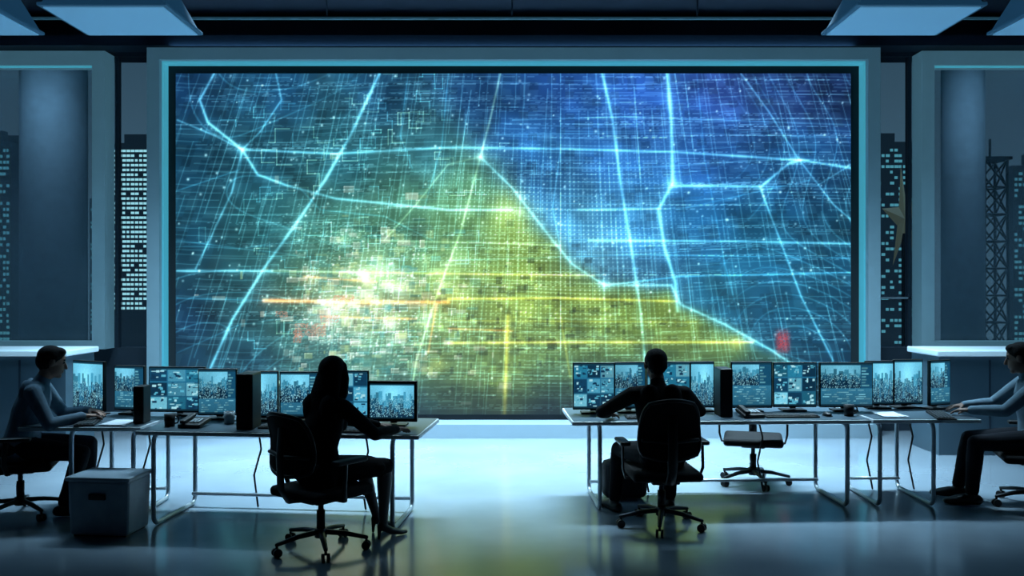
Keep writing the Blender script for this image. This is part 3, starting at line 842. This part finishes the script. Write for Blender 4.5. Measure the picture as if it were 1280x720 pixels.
        if female:
            bd.tube([A+Vector((0, 0, -.01))-ft*.015, A+ft*.06+Vector((0, 0, -A.z+.045)), A+ft*.14+Vector((0, 0, -A.z+.022)), A+ft*.18+Vector((0, 0, -A.z+.018))],
                    [(.032, .03), (.034, .026), (.036, .018), (.022, .014)], 'shoe', side=s_)
            bd.tube([A-ft*.03+Vector((0, 0, -.02)), A-ft*.035+Vector((0, 0, -A.z+.008))], [.016, .010], 'shoe')
        else:
            bd.tube([A-ft*.045+Vector((0, 0, -A.z+.042)), A+ft*.06+Vector((0, 0, -A.z+.045)), A+ft*.14+Vector((0, 0, -A.z+.034)), A+ft*.19+Vector((0, 0, -A.z+.028))],
                    [(.038, .04), (.042, .044), (.048, .032), (.036, .024)], 'shoe', side=s_)
            bd.ell(A+Vector((0, 0, -.01)), (.042, .042, .045), 'shoe')
    if skirt:
        Kl, _ = ik(Pv+Vector((-.088*k, .03, -.005)), aL, .43*k, .41*k, (-.15, .5, 1)); Kr, _ = ik(Pv+Vector((.088*k, .03, -.005)), aR, .43*k, .41*k, (.15, .5, 1))
        mid = (Kl+Kr)/2; st = Pv+Vector((0, .02, -.01))
        hw = (Kr-Kl).length/2
        bd.tube([st, st.lerp(mid, .5), st.lerp(mid, .88)], [(.175*k, .1*k), (.16*k, .088*k), (.075+hw, .075*k)], 'legs', side=(Kr-Kl), n=22)
    return bd.build(name, mats, loc, rz)

def pm(tag, top, legs, hair, skin=(140, 108, 94), calf=None, sleeve=None):
    return {'top': mat(tag+'_top', top, .9, bump=.35, bscale=22, vary=.1, spec=.15), 'sleeve': mat(tag+'_sleeve', sleeve or top, .9, bump=.35, bscale=26, vary=.1, spec=.15),
            'legs': mat(tag+'_trousers', legs, .9, bump=.3, bscale=22, spec=.15), 'skin': mat(tag+'_skin', skin, .6, spec=.3), 'hair': mat(tag+'_hair', hair, .75, bump=.5, bscale=90, vary=.3, spec=.12),
            'eye': mat(tag+'_eye', (20, 18, 18), .2), 'lip': mat(tag+'_lip', (115, 72, 66), .5), 'shoe': mat(tag+'_shoe', (12, 13, 15), .4), 'calf': mat(tag+'_calf', calf or legs, .5)}

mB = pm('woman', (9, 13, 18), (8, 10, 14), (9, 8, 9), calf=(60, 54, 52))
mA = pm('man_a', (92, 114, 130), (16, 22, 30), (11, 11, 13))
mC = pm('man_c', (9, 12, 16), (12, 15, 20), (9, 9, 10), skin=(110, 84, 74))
mD = pm('man_d', (92, 114, 128), (15, 20, 28), (11, 11, 13), skin=(110, 86, 76))

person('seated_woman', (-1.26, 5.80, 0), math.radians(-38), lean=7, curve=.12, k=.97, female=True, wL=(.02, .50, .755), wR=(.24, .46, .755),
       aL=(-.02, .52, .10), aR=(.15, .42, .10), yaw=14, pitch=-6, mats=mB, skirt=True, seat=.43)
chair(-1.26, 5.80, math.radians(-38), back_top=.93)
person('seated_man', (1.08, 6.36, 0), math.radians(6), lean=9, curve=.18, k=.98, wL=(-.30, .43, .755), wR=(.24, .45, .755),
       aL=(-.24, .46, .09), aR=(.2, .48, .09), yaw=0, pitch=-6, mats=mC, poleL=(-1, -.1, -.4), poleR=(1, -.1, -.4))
chair(1.08, 6.36, math.radians(4), back_top=.95)
person('seated_man', (-3.70, 6.66, 0), math.radians(-72), lean=12, curve=.18, k=1.0, wL=(-.16, .44, .755), wR=(.16, .44, .755),
       aL=(-.10, .42, .09), aR=(.13, .30, .09), yaw=12, pitch=-12, mats=mA)
chair(-3.72, 6.66, math.radians(-72))
person('seated_man', (4.12, 6.95, 0), math.radians(72), lean=4, curve=.12, k=1.0, wL=(-.14, .48, .755), wR=(.16, .48, .755),
       aL=(-.12, .46, .09), aR=(.12, .52, .09), yaw=-14, pitch=-12, mats=mD)
chair(4.12, 6.95, math.radians(72))
chair(2.12, 7.74, math.radians(165), back_top=.96)

# ------------------------------------------------------------------ lights
def area(name, loc, sx, sy, power, col, rot=(0, 0, 0), spread=180):
    l = bpy.data.lights.new(name, 'AREA'); l.shape = 'RECTANGLE'; l.size = sx; l.size_y = sy; l.energy = power; l.color = col; l.spread = math.radians(spread)
    o = bpy.data.objects.new(name, l); scene.collection.objects.link(o); o.location = loc; o.rotation_euler = rot
    return o
CO = (.58, .84, 1.0)
area('ceiling_wash_light', (0, 8.75, 4.90), 7.6, .45, 820, CO, spread=70)
for x in LAMPS:
    area('panel_lamp_light', (x, 7.9, 4.09), .95, .75, 20, (.40, .74, 1.0), spread=140)
area('ceiling_fill_light', (0, 10.28, 4.54), 8.0, .06, 8, (.3, .62, 1.0), rot=(math.pi, 0, 0))  # added weak fill lifting the dark ceiling, no fitting modelled
for x in (-6.0, 6.0):
    area('column_fill_light', (x, 11.05, 4.6), 1.2, .15, 34, (.5, .8, 1.0), rot=(math.radians(35), 0, 0))  # added fill aimed at the outside columns, no fixture there

w = bpy.data.worlds.new('night_sky'); scene.world = w; w.use_nodes = True
nt = w.node_tree; bg = nt.nodes['Background']
tc = nt.nodes.new('ShaderNodeTexCoord'); sx_ = nt.nodes.new('ShaderNodeSeparateXYZ'); cr = nt.nodes.new('ShaderNodeValToRGB')
cr.color_ramp.elements[0].position = .0; cr.color_ramp.elements[0].color = (*lin((76, 106, 122)), 1)
cr.color_ramp.elements[1].position = .45; cr.color_ramp.elements[1].color = (*lin((24, 46, 60)), 1)
nt.links.new(tc.outputs['Generated'], sx_.inputs[0]); nt.links.new(sx_.outputs['Z'], cr.inputs['Fac']); nt.links.new(cr.outputs['Color'], bg.inputs['Color'])
bg.inputs['Strength'].default_value = 1.1
